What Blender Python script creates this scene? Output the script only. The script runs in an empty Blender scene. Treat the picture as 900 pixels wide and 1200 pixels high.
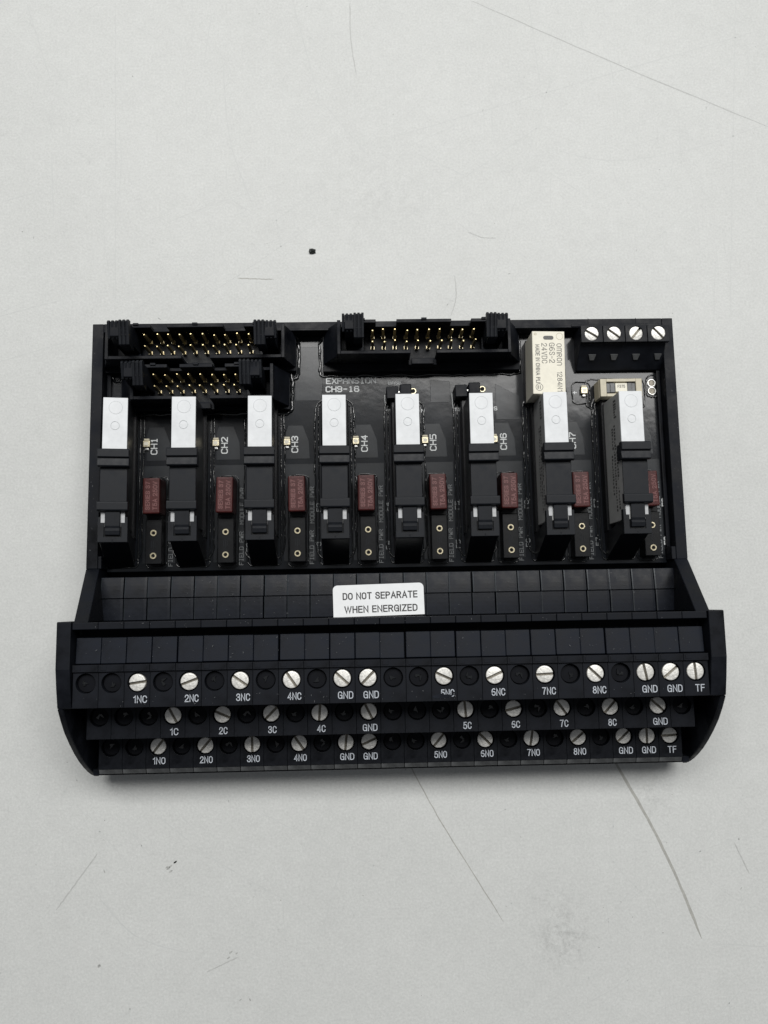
import bpy, bmesh, math, random
from mathutils import Matrix, Vector, Euler
R = math.radians
MM = 0.001
scene = bpy.context.scene
col = scene.collection
random.seed(7)

# ------------------------------------------------------------------ camera
cd = bpy.data.cameras.new('camera')
cam = bpy.data.objects.new('camera', cd)
col.objects.link(cam)
scene.camera = cam
cd.sensor_fit = 'VERTICAL'; cd.sensor_height = 36.0; cd.lens = 901 / 1200 * 36
cd.clip_start = 0.005; cd.clip_end = 50
def _rx(a): c, s = math.cos(a), math.sin(a); return Matrix(((1,0,0),(0,c,-s),(0,s,c)))
def _ry(a): c, s = math.cos(a), math.sin(a); return Matrix(((c,0,s),(0,1,0),(-s,0,c)))
def _rz(a): c, s = math.cos(a), math.sin(a); return Matrix(((c,-s,0),(s,c,0),(0,0,1)))
Q = _rz(-0.0157305) @ _ry(-0.020778) @ _rx(-0.119626) @ Matrix(((1,0,0),(0,-1,0),(0,0,-1)))
rot = Matrix((Q[0], -Q[1], -Q[2])).transposed()
cam.matrix_world = Matrix.Translation((-4.368*MM, 0, 184*MM)) @ rot.to_4x4()

# ------------------------------------------------------------------ light
w = bpy.data.worlds.new('World'); scene.world = w; w.use_nodes = True
bg = w.node_tree.nodes['Background']
bg.inputs[0].default_value = (0.92, 0.95, 1.0, 1); bg.inputs[1].default_value = 0.135
def area(name, loc, target, sx, sy, power, colr=(1,1,1)):
    l = bpy.data.lights.new(name, 'AREA'); l.shape = 'RECTANGLE'; l.size = sx; l.size_y = sy
    l.energy = power; l.color = colr
    o = bpy.data.objects.new(name, l); col.objects.link(o)
    o.location = loc
    o.rotation_euler = (Vector(target) - Vector(loc)).to_track_quat('-Z', 'Y').to_euler()
    return o
area('ceiling_light_panel', (0.08, 0.60, 1.09), (0, 0.03, 0), 1.30, 0.46, 19.3, (1.0, 0.99, 0.97))
scene.view_settings.view_transform = 'Standard'
scene.view_settings.look = 'None'
scene.view_settings.exposure = 0.0
scene.view_settings.gamma = 1.0

# ------------------------------------------------------------------ materials
def mat(name, base, rough=0.5, metal=0.0, spec=0.5, var=0.0, vscale=400, bump=0.0, bscale=3000, bdist=0.00005, coat=0.0, crough=0.1, rvar=0.0):
    m = bpy.data.materials.new(name); m.use_nodes = True
    nt = m.node_tree; b = nt.nodes['Principled BSDF']
    b.inputs['Base Color'].default_value = (*base, 1)
    b.inputs['Roughness'].default_value = rough
    b.inputs['Metallic'].default_value = metal
    b.inputs['Specular IOR Level'].default_value = spec
    b.inputs['Coat Weight'].default_value = coat
    b.inputs['Coat Roughness'].default_value = crough
    tc = nt.nodes.new('ShaderNodeTexCoord')
    if var > 0 or rvar > 0:
        n = nt.nodes.new('ShaderNodeTexNoise'); n.inputs['Scale'].default_value = vscale
        n.inputs['Detail'].default_value = 6; n.inputs['Roughness'].default_value = 0.65
        nt.links.new(tc.outputs['Object'], n.inputs['Vector'])
        if var > 0:
            mr = nt.nodes.new('ShaderNodeMapRange')
            mr.inputs['From Min'].default_value = 0.3; mr.inputs['From Max'].default_value = 0.7
            mr.inputs['To Min'].default_value = 1 - var; mr.inputs['To Max'].default_value = 1 + var
            nt.links.new(n.outputs['Fac'], mr.inputs['Value'])
            vm = nt.nodes.new('ShaderNodeVectorMath'); vm.operation = 'SCALE'
            vm.inputs[0].default_value = base
            nt.links.new(mr.outputs['Result'], vm.inputs['Scale'])
            nt.links.new(vm.outputs['Vector'], b.inputs['Base Color'])
        if rvar > 0:
            mr2 = nt.nodes.new('ShaderNodeMapRange')
            mr2.inputs['From Min'].default_value = 0.3; mr2.inputs['From Max'].default_value = 0.7
            mr2.inputs['To Min'].default_value = max(0, rough - rvar); mr2.inputs['To Max'].default_value = min(1, rough + rvar)
            nt.links.new(n.outputs['Fac'], mr2.inputs['Value'])
            nt.links.new(mr2.outputs['Result'], b.inputs['Roughness'])
    if bump > 0:
        n2 = nt.nodes.new('ShaderNodeTexNoise'); n2.inputs['Scale'].default_value = bscale; n2.inputs['Detail'].default_value = 4
        nt.links.new(tc.outputs['Object'], n2.inputs['Vector'])
        bp = nt.nodes.new('ShaderNodeBump'); bp.inputs['Strength'].default_value = bump; bp.inputs['Distance'].default_value = bdist
        nt.links.new(n2.outputs['Fac'], bp.inputs['Height'])
        nt.links.new(bp.outputs['Normal'], b.inputs['Normal'])
        if coat: nt.links.new(bp.outputs['Normal'], b.inputs['Coat Normal'])
    return m
M = {
 'case':   mat('black_matte_plastic', (0.0045,0.0056,0.0085), 0.52, spec=0.17, var=0.6, vscale=160, bump=0.35, bscale=6000, bdist=0.00003, rvar=0.2),
 'tile':   mat('black_moulded_plastic', (0.0046,0.0064,0.0110), 0.46, spec=0.19, var=0.7, vscale=130, bump=0.4, bscale=5000, bdist=0.00003, rvar=0.2),
 'gloss':  mat('black_glossy_plastic', (0.0045,0.005,0.006), 0.30, spec=0.27, var=0.3, vscale=300, bump=0.3, bscale=1200, bdist=0.00003),
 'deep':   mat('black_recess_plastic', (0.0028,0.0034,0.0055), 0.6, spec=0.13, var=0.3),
 'clip':   mat('dark_grey_nylon', (0.0075,0.0090,0.012), 0.48, spec=0.20, var=0.25, vscale=500, bump=0.4, bscale=7000, bdist=0.00003, rvar=0.1),
 'pcb':    mat('black_solder_mask', (0.005,0.0065,0.009), 0.45, spec=0.10, var=0.4, vscale=220, bump=0.35, bscale=110, bdist=0.00018, coat=0.6, crough=0.12),
 'copper': mat('masked_copper_area', (0.014,0.0165,0.0195), 0.42, spec=0.2, var=0.3, vscale=260, bump=0.3, bscale=110, bdist=0.00015, coat=0.4, crough=0.15),
 'resin':  mat('clear_coating_resin', (0.010,0.011,0.012), 0.10, spec=0.8, var=0.4, vscale=500, bump=0.6, bscale=900, bdist=0.0002),
 'silk':   mat('white_silkscreen', (0.60,0.62,0.62), 0.6, var=0.2, vscale=2500),
 'print':  mat('white_pad_print', (0.42,0.45,0.49), 0.6, var=0.25, vscale=3000),
 'cap':    mat('white_plastic', (0.66,0.68,0.695), 0.42, var=0.09, vscale=350, bump=0.25, bscale=5000, bdist=0.00003),
 'capring':mat('white_plastic_mark', (0.60,0.62,0.63), 0.4, var=0.05, vscale=900),
 'grey':   mat('grey_relay_plastic', (0.33,0.335,0.33), 0.5, var=0.1, vscale=600, bump=0.2),
 'dark':   mat('charcoal_relay_plastic', (0.020,0.021,0.023), 0.36, var=0.2, vscale=600, bump=0.3),
 'cream':  mat('cream_plastic', (0.74,0.71,0.60), 0.5, var=0.06, vscale=700, bump=0.3, bscale=5000),
 'creamdk':mat('tan_plastic', (0.50,0.46,0.35), 0.5, var=0.12, vscale=700, bump=0.3, bscale=5000),
 'ink':    mat('black_ink', (0.05,0.05,0.05), 0.6, var=0.3, vscale=3000),
 'inkg':   mat('grey_ink', (0.10,0.10,0.095), 0.6, var=0.3, vscale=3000),
 'red':    mat('maroon_fuse_plastic', (0.056,0.0125,0.012), 0.36, spec=0.28, var=0.18, vscale=900, bump=0.4, bscale=3500, bdist=0.00005),
 'redmark':mat('embossed_fuse_print', (0.135,0.046,0.044), 0.5, var=0.3, vscale=3000),
 'steel':  mat('plated_screw_metal', (0.76,0.75,0.71), 0.45, metal=0.35, var=0.2, vscale=1500, bump=0.8, bscale=2600, bdist=0.00008, rvar=0.15),
 'slot':   mat('screw_slot_metal', (0.20,0.185,0.155), 0.5, metal=0.6, var=0.4, vscale=1500, bump=0.5),
 'gold':   mat('gold_plated_contact', (0.50,0.41,0.22), 0.36, metal=0.9, var=0.3, vscale=1500, bump=0.4),
 'brass':  mat('pale_brass', (0.62,0.56,0.40), 0.35, metal=0.75, var=0.2, vscale=1500, bump=0.4),
 'tin':    mat('solder_tin', (0.60,0.60,0.58), 0.35, metal=0.9, var=0.1, bump=0.5, bscale=1500, bdist=0.0001),
 'sticker':mat('white_paper_label', (0.80,0.82,0.83), 0.42, var=0.03, vscale=500, bump=0.3, bscale=500, bdist=0.0001),
 'lip':    mat('lip_highlight_clamp_grey', (0.07,0.073,0.075), 0.38, var=0.5, vscale=250, bump=0.4),  # lip's ledge highlight put into the colour; plain grey on clamps and clips
 'sliver': mat('grey_white_plastic', (0.42,0.43,0.44), 0.4, var=0.15, vscale=800),
 'silk2':  mat('faint_silkscreen', (0.17,0.18,0.185), 0.6, var=0.5, vscale=1500),
 'edge':   mat('lighter_plastic_edge', (0.022,0.026,0.030), 0.35, spec=0.4, var=0.8, vscale=300),  # lighter tone along the left edge of each strip tile
 'dust':   mat('grey_dust', (0.10,0.105,0.11), 0.8, var=0.4, vscale=3000),
 'crumb':  mat('dark_crumb', (0.012,0.016,0.014), 0.5, bump=0.8, bscale=3000),
 'scr':    mat('table_scratch', (0.44,0.448,0.435), 0.6, var=0.12, vscale=1200),
 'scr2':   mat('faint_table_scratch', (0.530,0.543,0.532), 0.6, var=0.06, vscale=500),
 'scr3':   mat('deep_table_scratch', (0.36,0.36,0.335), 0.6, var=0.15, vscale=900),
 'mark':   mat('table_scuff', (0.36,0.366,0.352), 0.6, var=0.3, vscale=1200),
}
def table_material():
    m = bpy.data.materials.new('white_laminate'); m.use_nodes = True
    nt = m.node_tree; b = nt.nodes['Principled BSDF']; N = nt.nodes.new; L = nt.links.new
    b.inputs['Roughness'].default_value = 0.5; b.inputs['Specular IOR Level'].default_value = 0.3
    tc = N('ShaderNodeTexCoord')
    def noise(scale, detail=5, rough=0.6, dist=0.0):
        n = N('ShaderNodeTexNoise'); n.inputs['Scale'].default_value = scale; n.inputs['Detail'].default_value = detail
        n.inputs['Roughness'].default_value = rough; n.inputs['Distortion'].default_value = dist
        L(tc.outputs['Object'], n.inputs['Vector']); return n
    def rng(src, a, bb, lo, hi):
        r = N('ShaderNodeMapRange'); r.inputs['From Min'].default_value = a; r.inputs['From Max'].default_value = bb
        r.inputs['To Min'].default_value = lo; r.inputs['To Max'].default_value = hi; L(src, r.inputs['Value']); return r.outputs['Result']
    def mul(a, b2):
        x = N('ShaderNodeMath'); x.operation = 'MULTIPLY'; L(a, x.inputs[0]); L(b2, x.inputs[1]); return x.outputs[0]
    f = mul(rng(noise(1900, 3, 0.7).outputs['Fac'], 0.3, 0.7, 0.915, 1.085), rng(noise(22, 7, 0.75).outputs['Fac'], 0.3, 0.7, 0.965, 1.035))
    f = mul(f, rng(noise(260, 5, 0.8).outputs['Fac'], 0.3, 0.7, 0.965, 1.035))
    f = mul(f, rng(noise(320, 5, 0.75, 0.6).outputs['Fac'], 0.62, 0.80, 1.0, 0.86))
    # hand smudges at two places: noise showing only near a point
    for (px, py, rad, lo) in ((0.0385, -0.0770, 0.0085, 0.74), (0.0375, -0.0700, 0.012, 0.85), (0.0608, -0.0448, 0.008, 0.80), (0.0, 0.104, 0.02, 0.9)):
        d = N('ShaderNodeVectorMath'); d.operation = 'DISTANCE'; d.inputs[1].default_value = (px, py, 0)
        L(tc.outputs['Object'], d.inputs[0])
        near = rng(d.outputs['Value'], 0, rad, 1.0, 0.0)
        sp = rng(noise(420, 8, 0.85, 0.3).outputs['Fac'], 0.46, 0.62, 0.0, 1.0)
        amt = mul(near, sp)
        f = mul(f, rng(amt, 0, 1, 1.0, lo))
    vm = N('ShaderNodeVectorMath'); vm.operation = 'SCALE'; vm.inputs[0].default_value = (0.563, 0.574, 0.560)
    L(f, vm.inputs['Scale']); L(vm.outputs['Vector'], b.inputs['Base Color'])
    bp = N('ShaderNodeBump'); bp.inputs['Strength'].default_value = 0.35; bp.inputs['Distance'].default_value = 0.0001
    L(noise(1500, 4).outputs['Fac'], bp.inputs['Height']); L(bp.outputs['Normal'], b.inputs['Normal'])
    return m
M['table'] = table_material()

# ------------------------------------------------------------------ mesh helpers (millimetres)
class MB:
    def __init__(s): s.v = []; s.f = []; s.mi = []
    def add(s, vs, fs, mi=0):
        n = len(s.v); s.v += vs
        for f in fs: s.f.append([i + n for i in f]); s.mi.append(mi)
        return s
    def box(s, x0, x1, y0, y1, z0, z1, mi=0):
        return s.add([(x0,y0,z0),(x1,y0,z0),(x1,y1,z0),(x0,y1,z0),(x0,y0,z1),(x1,y0,z1),(x1,y1,z1),(x0,y1,z1)],
                     [(0,3,2,1),(4,5,6,7),(0,1,5,4),(1,2,6,5),(2,3,7,6),(3,0,4,7)], mi)
    def prismx(s, prof, x0, x1, mi=0, x0b=None):     # profile (y,z) extruded along x
        n = len(prof)
        vs = [(x0, y, z) for y, z in prof] + [(x1, y, z) for y, z in prof]
        fs = [tuple(range(n)), tuple(range(2*n-1, n-1, -1))] + [(i, i+n, (i+1) % n + n, (i+1) % n) for i in range(n)]
        return s.add(vs, fs, mi)
    def prismz(s, poly, z0, z1, mi=0):
        n = len(poly)
        vs = [(x, y, z0) for x, y in poly] + [(x, y, z1) for x, y in poly]
        fs = [tuple(range(n-1, -1, -1)), tuple(range(n, 2*n))] + [(i, (i+1) % n, (i+1) % n + n, i+n) for i in range(n)]
        return s.add(vs, fs, mi)
    def cyl(s, x, y, r, z0, z1, n=20, mi=0, r1=None):
        r1 = r if r1 is None else r1
        vs = [(x+r*math.cos(2*math.pi*i/n), y+r*math.sin(2*math.pi*i/n), z0) for i in range(n)] + \
             [(x+r1*math.cos(2*math.pi*i/n), y+r1*math.sin(2*math.pi*i/n), z1) for i in range(n)]
        fs = [tuple(range(n-1, -1, -1)), tuple(range(n, 2*n))] + [(i, (i+1) % n, (i+1) % n + n, i+n) for i in range(n)]
        return s.add(vs, fs, mi)
    def ring(s, x, y, ro, ri, z0, z1, n=20, mi=0):
        vs = []
        for r, z in ((ro, z0), (ro, z1-(ro-ri)*0.25), ((ro*0.75+ri*0.25), z1), ((ri*0.7+ro*0.3), z1), (ri, z1-(ro-ri)*0.3), (ri, z0)):
            vs += [(x+r*math.cos(2*math.pi*i/n), y+r*math.sin(2*math.pi*i/n), z) for i in range(n)]
        fs = []
        for k in range(5):
            for i in range(n): fs.append((k*n+i, k*n+(i+1) % n, (k+1)*n+(i+1) % n, (k+1)*n+i))
        return s.add(vs, fs, mi)
    def plate_hole(s, x0, x1, y0, y1, z0, z1, cx, cy, r, zf, n=28, mi=0, mf=0):  # slab with a blind round hole down to zf
        angs = sorted([2*math.pi*i/n for i in range(n)] + [math.atan2(yy-cy, xx-cx) % (2*math.pi) for xx in (x0, x1) for yy in (y0, y1)])
        def edge(a):
            c, q = math.cos(a), math.sin(a); t = 1e9
            if c > 1e-9: t = min(t, (x1-cx)/c)
            if c < -1e-9: t = min(t, (x0-cx)/c)
            if q > 1e-9: t = min(t, (y1-cy)/q)
            if q < -1e-9: t = min(t, (y0-cy)/q)
            return (cx+c*t, cy+q*t)
        m = len(angs)
        inner = [(cx+r*math.cos(a), cy+r*math.sin(a)) for a in angs]; outer = [edge(a) for a in angs]
        vs = [(*p, z1) for p in inner] + [(*p, z1) for p in outer] + [(*p, zf) for p in inner] + [(*p, z0) for p in outer]
        fs = []; 
        for i in range(m):
            j = (i+1) % m
            fs += [(i, i+m, j+m, j), (i, j, j+2*m, i+2*m), (i+m, i+3*m, j+3*m, j+m)]
        s.add(vs, fs, mi); s.add([(*p, zf) for p in inner], [tuple(range(m))], mf)
        s.add([(*p, z0) for p in outer], [tuple(range(m-1, -1, -1))], mi)
        return s
    def tube(s, pts, r, n=6, closed=False, mi=0):
        P = [Vector(p) for p in pts]; m = len(P); vs = []
        for i in range(m):
            a = P[(i-1) % m] if (closed or i > 0) else P[i]; b = P[(i+1) % m] if (closed or i < m-1) else P[i]
            t = (b-a).normalized(); u = t.cross(Vector((0,0,1)))
            if u.length < 1e-4: u = Vector((1,0,0))
            u.normalize(); q = u.cross(t)
            rr = r * (0.75 + 0.5*random.random())
            vs += [tuple(P[i] + rr*(u*math.cos(2*math.pi*k/n) + q*math.sin(2*math.pi*k/n))) for k in range(n)]
        fs = []
        for i in range(m if closed else m-1):
            j = (i+1) % m
            for k in range(n): fs.append((i*n+k, i*n+(k+1) % n, j*n+(k+1) % n, j*n+k))
        return s.add(vs, fs, mi)
    def mesh(s, name, mats):
        me = bpy.data.meshes.new(name)
        me.from_pydata([(x*MM, y*MM, z*MM) for x, y, z in s.v], [], s.f)
        for m in (mats if isinstance(mats, (list, tuple)) else [mats]): me.materials.append(M[m])
        for p, i in zip(me.polygons, s.mi): p.material_index = i
        bm = bmesh.new(); bm.from_mesh(me); bmesh.ops.recalc_face_normals(bm, faces=bm.faces); bm.to_mesh(me); bm.free()
        return me
def ob(name, me, parent=None, loc=(0,0,0), rot=(0,0,0), bevel=0.0, seg=2, smooth=False, label=None):
    if isinstance(me, tuple): me = me[0].mesh(name, me[1])
    o = bpy.data.objects.new(name, me); col.objects.link(o)
    o.location = Vector(loc)*MM; o.rotation_euler = rot
    if parent: o.parent = parent
    if smooth:
        for p in me.polygons: p.use_smooth = True
    if bevel:
        b = o.modifiers.new('bevel', 'BEVEL'); b.width = bevel*MM; b.segments = seg; b.limit_method = 'ANGLE'; b.angle_limit = R(40)
        b.harden_normals = False
    if label: o['label'] = label
    return o
def dup(o, loc, parent=None, rot=None, scale=None):
    c = o.copy(); col.objects.link(c); c.location = Vector(loc)*MM
    if parent: c.parent = parent
    if rot is not None: c.rotation_euler = rot
    if scale is not None: c.scale = scale
    return c
def dup_tree(o, loc, parent, rot=None):
    c = dup(o, loc, parent, rot)
    for ch in list(o.children):
        g = ch.copy(); col.objects.link(g); g.parent = c
    return c
def _arc(cx, cy, rx, ry, a0, a1, n=9):
    return [(cx+rx*math.cos(R(a0+(a1-a0)*i/n)), cy+ry*math.sin(R(a0+(a1-a0)*i/n))) for i in range(n+1)]
def _sm(pts, k=4):
    out = []; m = len(pts)-1
    for i in range(m):
        p0, p1, p2, p3 = [pts[max(0, min(m, i+j))] for j in (-1, 0, 1, 2)]
        for q in range(k):
            f = q/k; out.append(tuple(0.5*((2*p1[c])+(p2[c]-p0[c])*f+(2*p0[c]-5*p1[c]+4*p2[c]-p3[c])*f*f+(3*p1[c]-p0[c]-3*p2[c]+p3[c])*f**3) for c in (0, 1)))
    return out+[pts[-1]]
_O = _arc(1.7,4.2,1.7,1.8,0,180)+_arc(1.7,1.8,1.7,1.8,180,360)
_O.append(_O[0])
_bowl = [(0,6),(1.8,6)]+_arc(1.8,4.5,1.5,1.5,90,-90)+[(0,3)]
SANS = {  # condensed grotesque letters as centre lines: (advance width, strokes)
 'O':(3.4,[_O]), 'C':(3.4,[_arc(1.7,4.2,1.7,1.8,5,180)+_arc(1.7,1.8,1.7,1.8,180,355)]),
 'G':(3.5,[_arc(1.7,4.2,1.7,1.8,8,180)+_arc(1.7,1.8,1.7,1.8,180,340)+[(3.45,2.9),(1.9,2.9)],[(3.45,2.9),(3.45,0)]]),
 'D':(3.4,[[(0,3),(0,6),(1.5,6)]+_arc(1.5,4.1,1.9,1.9,90,0)+_arc(1.5,1.9,1.9,1.9,0,-90)+[(0,0),(0,3.01)]]),
 'S':(3.4,[_sm([(3.3,4.4),(2.9,5.6),(1.7,6),(0.5,5.6),(0.15,4.5),(0.7,3.6),(1.7,3.1),(2.8,2.5),(3.35,1.5),(3,.4),(1.7,0),(0.4,.4),(0,1.6)])]),
 'N':(3.5,[[(0,0),(0,6),(3.5,0),(3.5,6)]]), 'T':(3.4,[[(0,6),(3.4,6)],[(1.7,6),(1.7,0)]]), 'F':(2.9,[[(2.9,6),(0,6),(0,0)],[(0,3.2),(2.6,3.2)]]),
 'E':(3.0,[[(3,6),(0,6),(0,0),(3,0)],[(0,3.15),(2.8,3.15)]]), 'P':(3.3,[[(0,0)]+_bowl]), 'R':(3.5,[[(0,0)]+_bowl,[(1.8,3),(3.4,0)]]),
 'A':(3.8,[[(0,0),(1.9,6),(3.8,0)],[(.7,2.0),(3.1,2.0)]]), 'W':(5.6,[[(0,6),(1.4,0),(2.8,6),(4.2,0),(5.6,6)]]), 'H':(3.4,[[(0,0),(0,6)],[(3.4,0),(3.4,6)],[(0,3.15),(3.4,3.15)]]),
 'I':(0.1,[[(0,0),(0,6)]]), 'Z':(3.3,[[(0,6),(3.3,6),(0,0),(3.3,0)]]), 'V':(3.6,[[(0,6),(1.8,0),(3.6,6)]]), 'M':(4.2,[[(0,0),(0,6),(2.1,1),(4.2,6),(4.2,0)]]),
 'L':(2.8,[[(0,6),(0,0),(2.8,0)]]), 'U':(3.4,[[(0,6)]+_arc(1.7,1.7,1.7,1.7,180,360)+[(3.4,6)]]), '-':(2.2,[[(0,2.8),(2.2,2.8)]]), ' ':(1.0,[]),
 'm':(5.2,[[(0,0)]+_arc(1.3,4.7,1.3,1.3,180,0,6)+[(2.6,0)],[(2.6,4.7)]+_arc(3.9,4.7,1.3,1.3,180,0,6)+[(5.2,0)]]), 'n':(3.2,[[(0,0)]+_arc(1.6,4.4,1.6,1.6,180,0,8)+[(3.2,0)]]),
 '1':(1.9,[[(0.2,4.7),(1.2,5.1),(1.7,6),(1.7,0)]]), '2':(3.4,[_sm([(0.1,4.3),(0.5,5.5),(1.7,6),(3,5.5),(3.3,4.3),(2.7,3.0),(1,1.5),(0,0)])+[(3.4,0)]]),
 '3':(3.4,[_sm([(0.1,4.5),(.5,5.6),(1.7,6),(2.9,5.6),(3.1,4.5),(2.6,3.5),(1.4,3.1)]),_sm([(1.4,3.1),(2.8,2.7),(3.4,1.7),(2.9,.4),(1.7,0),(.4,.4),(0,1.5)])]),
 '4':(3.5,[[(2.6,0),(2.6,6),(0,1.6),(3.5,1.6)]]), '5':(3.4,[[(3.1,6),(.6,6)]+_sm([(0.3,3.1),(1,3.7),(1.8,3.9),(3,3.3),(3.4,2),(3,.5),(1.7,0),(.5,.3),(0,1.3)])]),
 '6':(3.4,[_sm([(3.0,5.5),(2.5,5.9),(1.7,6),(.6,5.3),(0,3.5),(0,2),(.5,.5),(1.7,0),(2.9,.5),(3.4,1.7),(2.9,3.0),(1.7,3.4),(.5,2.9),(0,1.9)])]),
 '7':(3.3,[[(0,6)]+_sm([(3.3,6),(2.0,3.6),(1.2,0)])]), '8':(3.4,[_arc(1.7,4.6,1.4,1.4,-90,270,14),_arc(1.7,1.6,1.7,1.6,-270,90,14)]), '0':(3.4,[_O]),
}
_tc = {}
def text_mesh(s, wdt, hgt, m, weight=0.2, spacing=1.7):
    """lettering fitted to a width and height in mm, centred on the origin; weight = stroke width in mm"""
    key = (s, wdt, hgt, m)
    if key in _tc: return _tc[key]
    x = 0; lines = []
    for ch in s:
        w_, st = SANS[ch]
        for pl in st: lines.append([(x+px, py) for px, py in pl])
        x += w_+spacing
    tot = x-spacing; mb = MB(); n_ = 0
    for pl in lines:
        P = [Vector((px/tot*(wdt-weight)-(wdt-weight)/2, (py/6-0.5)*(hgt-weight))) for px, py in pl]
        P = [p for i, p in enumerate(P) if i == 0 or (p-P[i-1]).length > 1e-4]
        closed = (P[0]-P[-1]).length < 0.03
        vs = []; z = 0.004*(n_ % 3); n_ += 1
        for i, p in enumerate(P):
            d0 = (p-P[i-1]).normalized() if i > 0 else ((p-P[-2]).normalized() if closed else None)
            d1 = (P[i+1]-p).normalized() if i < len(P)-1 else ((P[1]-p).normalized() if closed else None)
            if d0 is None: d0 = d1; p = p-d1*weight*.5
            if d1 is None: d1 = d0; p = p+d0*weight*.5
            n0 = Vector((-d0.y, d0.x)); n1 = Vector((-d1.y, d1.x)); b_ = (n0+n1)
            b_ = b_.normalized() if b_.length > .1 else n0
            q = b_*(weight/2/max(0.42, b_.dot(n0)))
            vs += [(p.x-q.x, p.y-q.y, z), (p.x+q.x, p.y+q.y, z)]
        mb.add(vs, [(2*i, 2*i+2, 2*i+3, 2*i+1) for i in range(len(P)-1)])
    me = mb.mesh('lettering', m); _tc[key] = me
    return me
G = {  # stroke alphabet on a 4 x 6 grid
 'C':[[(4,5),(3,6),(1,6),(0,5),(0,1),(1,0),(3,0),(4,1)]],'H':[[(0,0),(0,6)],[(4,0),(4,6)],[(0,3),(4,3)]],
 '1':[[(1,5),(2,6),(2,0)],[(1,0),(3,0)]],'2':[[(0,5),(1,6),(3,6),(4,5),(4,4),(0,0),(4,0)]],'3':[[(0,5),(1,6),(3,6),(4,5),(4,4),(3,3),(4,2),(4,1),(3,0),(1,0),(0,1)],[(1.5,3),(3,3)]],
 '4':[[(3,0),(3,6),(0,2),(4,2)]],'5':[[(4,6),(0,6),(0,3.5),(3,3.5),(4,2.5),(4,1),(3,0),(0,0)]],'6':[[(4,5),(3,6),(1,6),(0,5),(0,1),(1,0),(3,0),(4,1),(4,2.5),(3,3.3),(0,3.3)]],
 '7':[[(0,6),(4,6),(4,5),(1.5,2),(1.5,0)]],'8':[[(1,3),(0,4),(0,5),(1,6),(3,6),(4,5),(4,4),(3,3),(1,3),(0,2),(0,1),(1,0),(3,0),(4,1),(4,2),(3,3)]],
 '9':[[(0,1),(1,0),(3,0),(4,1),(4,5),(3,6),(1,6),(0,5),(0,4),(1,3),(4,3)]],'-':[[(0.5,3),(3.5,3)]],
 'E':[[(4,6),(0,6),(0,0),(4,0)],[(0,3),(3,3)]],'X':[[(0,0),(4,6)],[(0,6),(4,0)]],'P':[[(0,0),(0,6),(3,6),(4,5),(4,4),(3,3),(0,3)]],
 'A':[[(0,0),(0,4),(2,6),(4,4),(4,0)],[(0,2.5),(4,2.5)]],'N':[[(0,0),(0,6),(4,0),(4,6)]],'S':[[(4,5),(3,6),(1,6),(0,5),(0,4),(1,3),(3,3),(4,2),(4,1),(3,0),(1,0),(0,1)]],
 'I':[[(2,0),(2,6)],[(1,0),(3,0)],[(1,6),(3,6)]],'O':[[(1,0),(0,1),(0,5),(1,6),(3,6),(4,5),(4,1),(3,0),(1,0)]],'B':[[(0,0),(0,6),(3,6),(4,5),(4,4),(3,3),(0,3)],[(3,3),(4,2),(4,1),(3,0),(0,0)]],
 'F':[[(0,0),(0,6),(4,6)],[(0,3),(3,3)]],'L':[[(0,6),(0,0),(4,0)]],'D':[[(0,0),(0,6),(3,6),(4,5),(4,1),(3,0),(0,0)]],'W':[[(0,6),(1,0),(2,4),(3,0),(4,6)]],
 'R':[[(0,0),(0,6),(3,6),(4,5),(4,4),(3,3),(0,3)],[(2,3),(4,0)]],'M':[[(0,0),(0,6),(2,3),(4,6),(4,0)]],'U':[[(0,6),(0,1),(1,0),(3,0),(4,1),(4,6)]],'+':[[(2,1),(2,5)],[(0,3),(4,3)]],' ':[]}
def stroke_mesh(s, wdt, hgt, t=0.2, m='silk'):
    mb = MB(); adv = (wdt - t) / max(1e-6, (len(s)*5.5 - 1.5)); k = 0
    for i, ch in enumerate(s):
        for pl in G[ch]:
            for a, b in zip(pl, pl[1:]):
                A = Vector(((i*5.5+a[0])*adv - wdt/2, (a[1]/6-0.5)*(hgt-t))); B = Vector(((i*5.5+b[0])*adv - wdt/2, (b[1]/6-0.5)*(hgt-t)))
                d = (B-A).normalized()*t/2; n = Vector((-d.y, d.x)); A -= d*0.8; B += d*0.8
                z = 0.0012*(k % 7); k += 1
                mb.add([(A.x-n.x,A.y-n.y,z),(B.x-n.x,B.y-n.y,z),(B.x+n.x,B.y+n.y,z),(A.x+n.x,A.y+n.y,z)], [(0,1,2,3)])
    return mb.mesh('lettering', m)

# ------------------------------------------------------------------ table
t = ob('table_top', (MB().add([(-700,-600,0),(700,-600,0),(700,800,0),(-700,800,0),(-700,-600,-25),(700,-600,-25),(700,800,-25),(-700,800,-25)],
      [(0,1,2,3),(7,6,5,4),(0,4,5,1),(1,5,6,2),(2,6,7,3),(3,7,4,0)]), 'table'))
t['kind'] = 'structure'; t['label'] = 'scratched pale grey laminate table top under the relay board'
def ribbon(mb, pts, wd, z, wob=0.25):
    n = len(pts); out = []
    for i, p in enumerate(pts):
        a = Vector(pts[max(0, i-1)]); b = Vector(pts[min(n-1, i+1)]); d = (b-a).normalized(); nn = Vector((-d.y, d.x))
        q = wd/2 * (1-wob*random.random()) * min(1, 0.25+6.0*min(i, n-1-i)/n)
        P = Vector(p); out += [(P.x-nn.x*q, P.y-nn.y*q, z), (P.x+nn.x*q, P.y+nn.y*q, z)]
    mb.add(out, [(2*i, 2*i+2, 2*i+3, 2*i+1) for i in range(n-1)])
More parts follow.
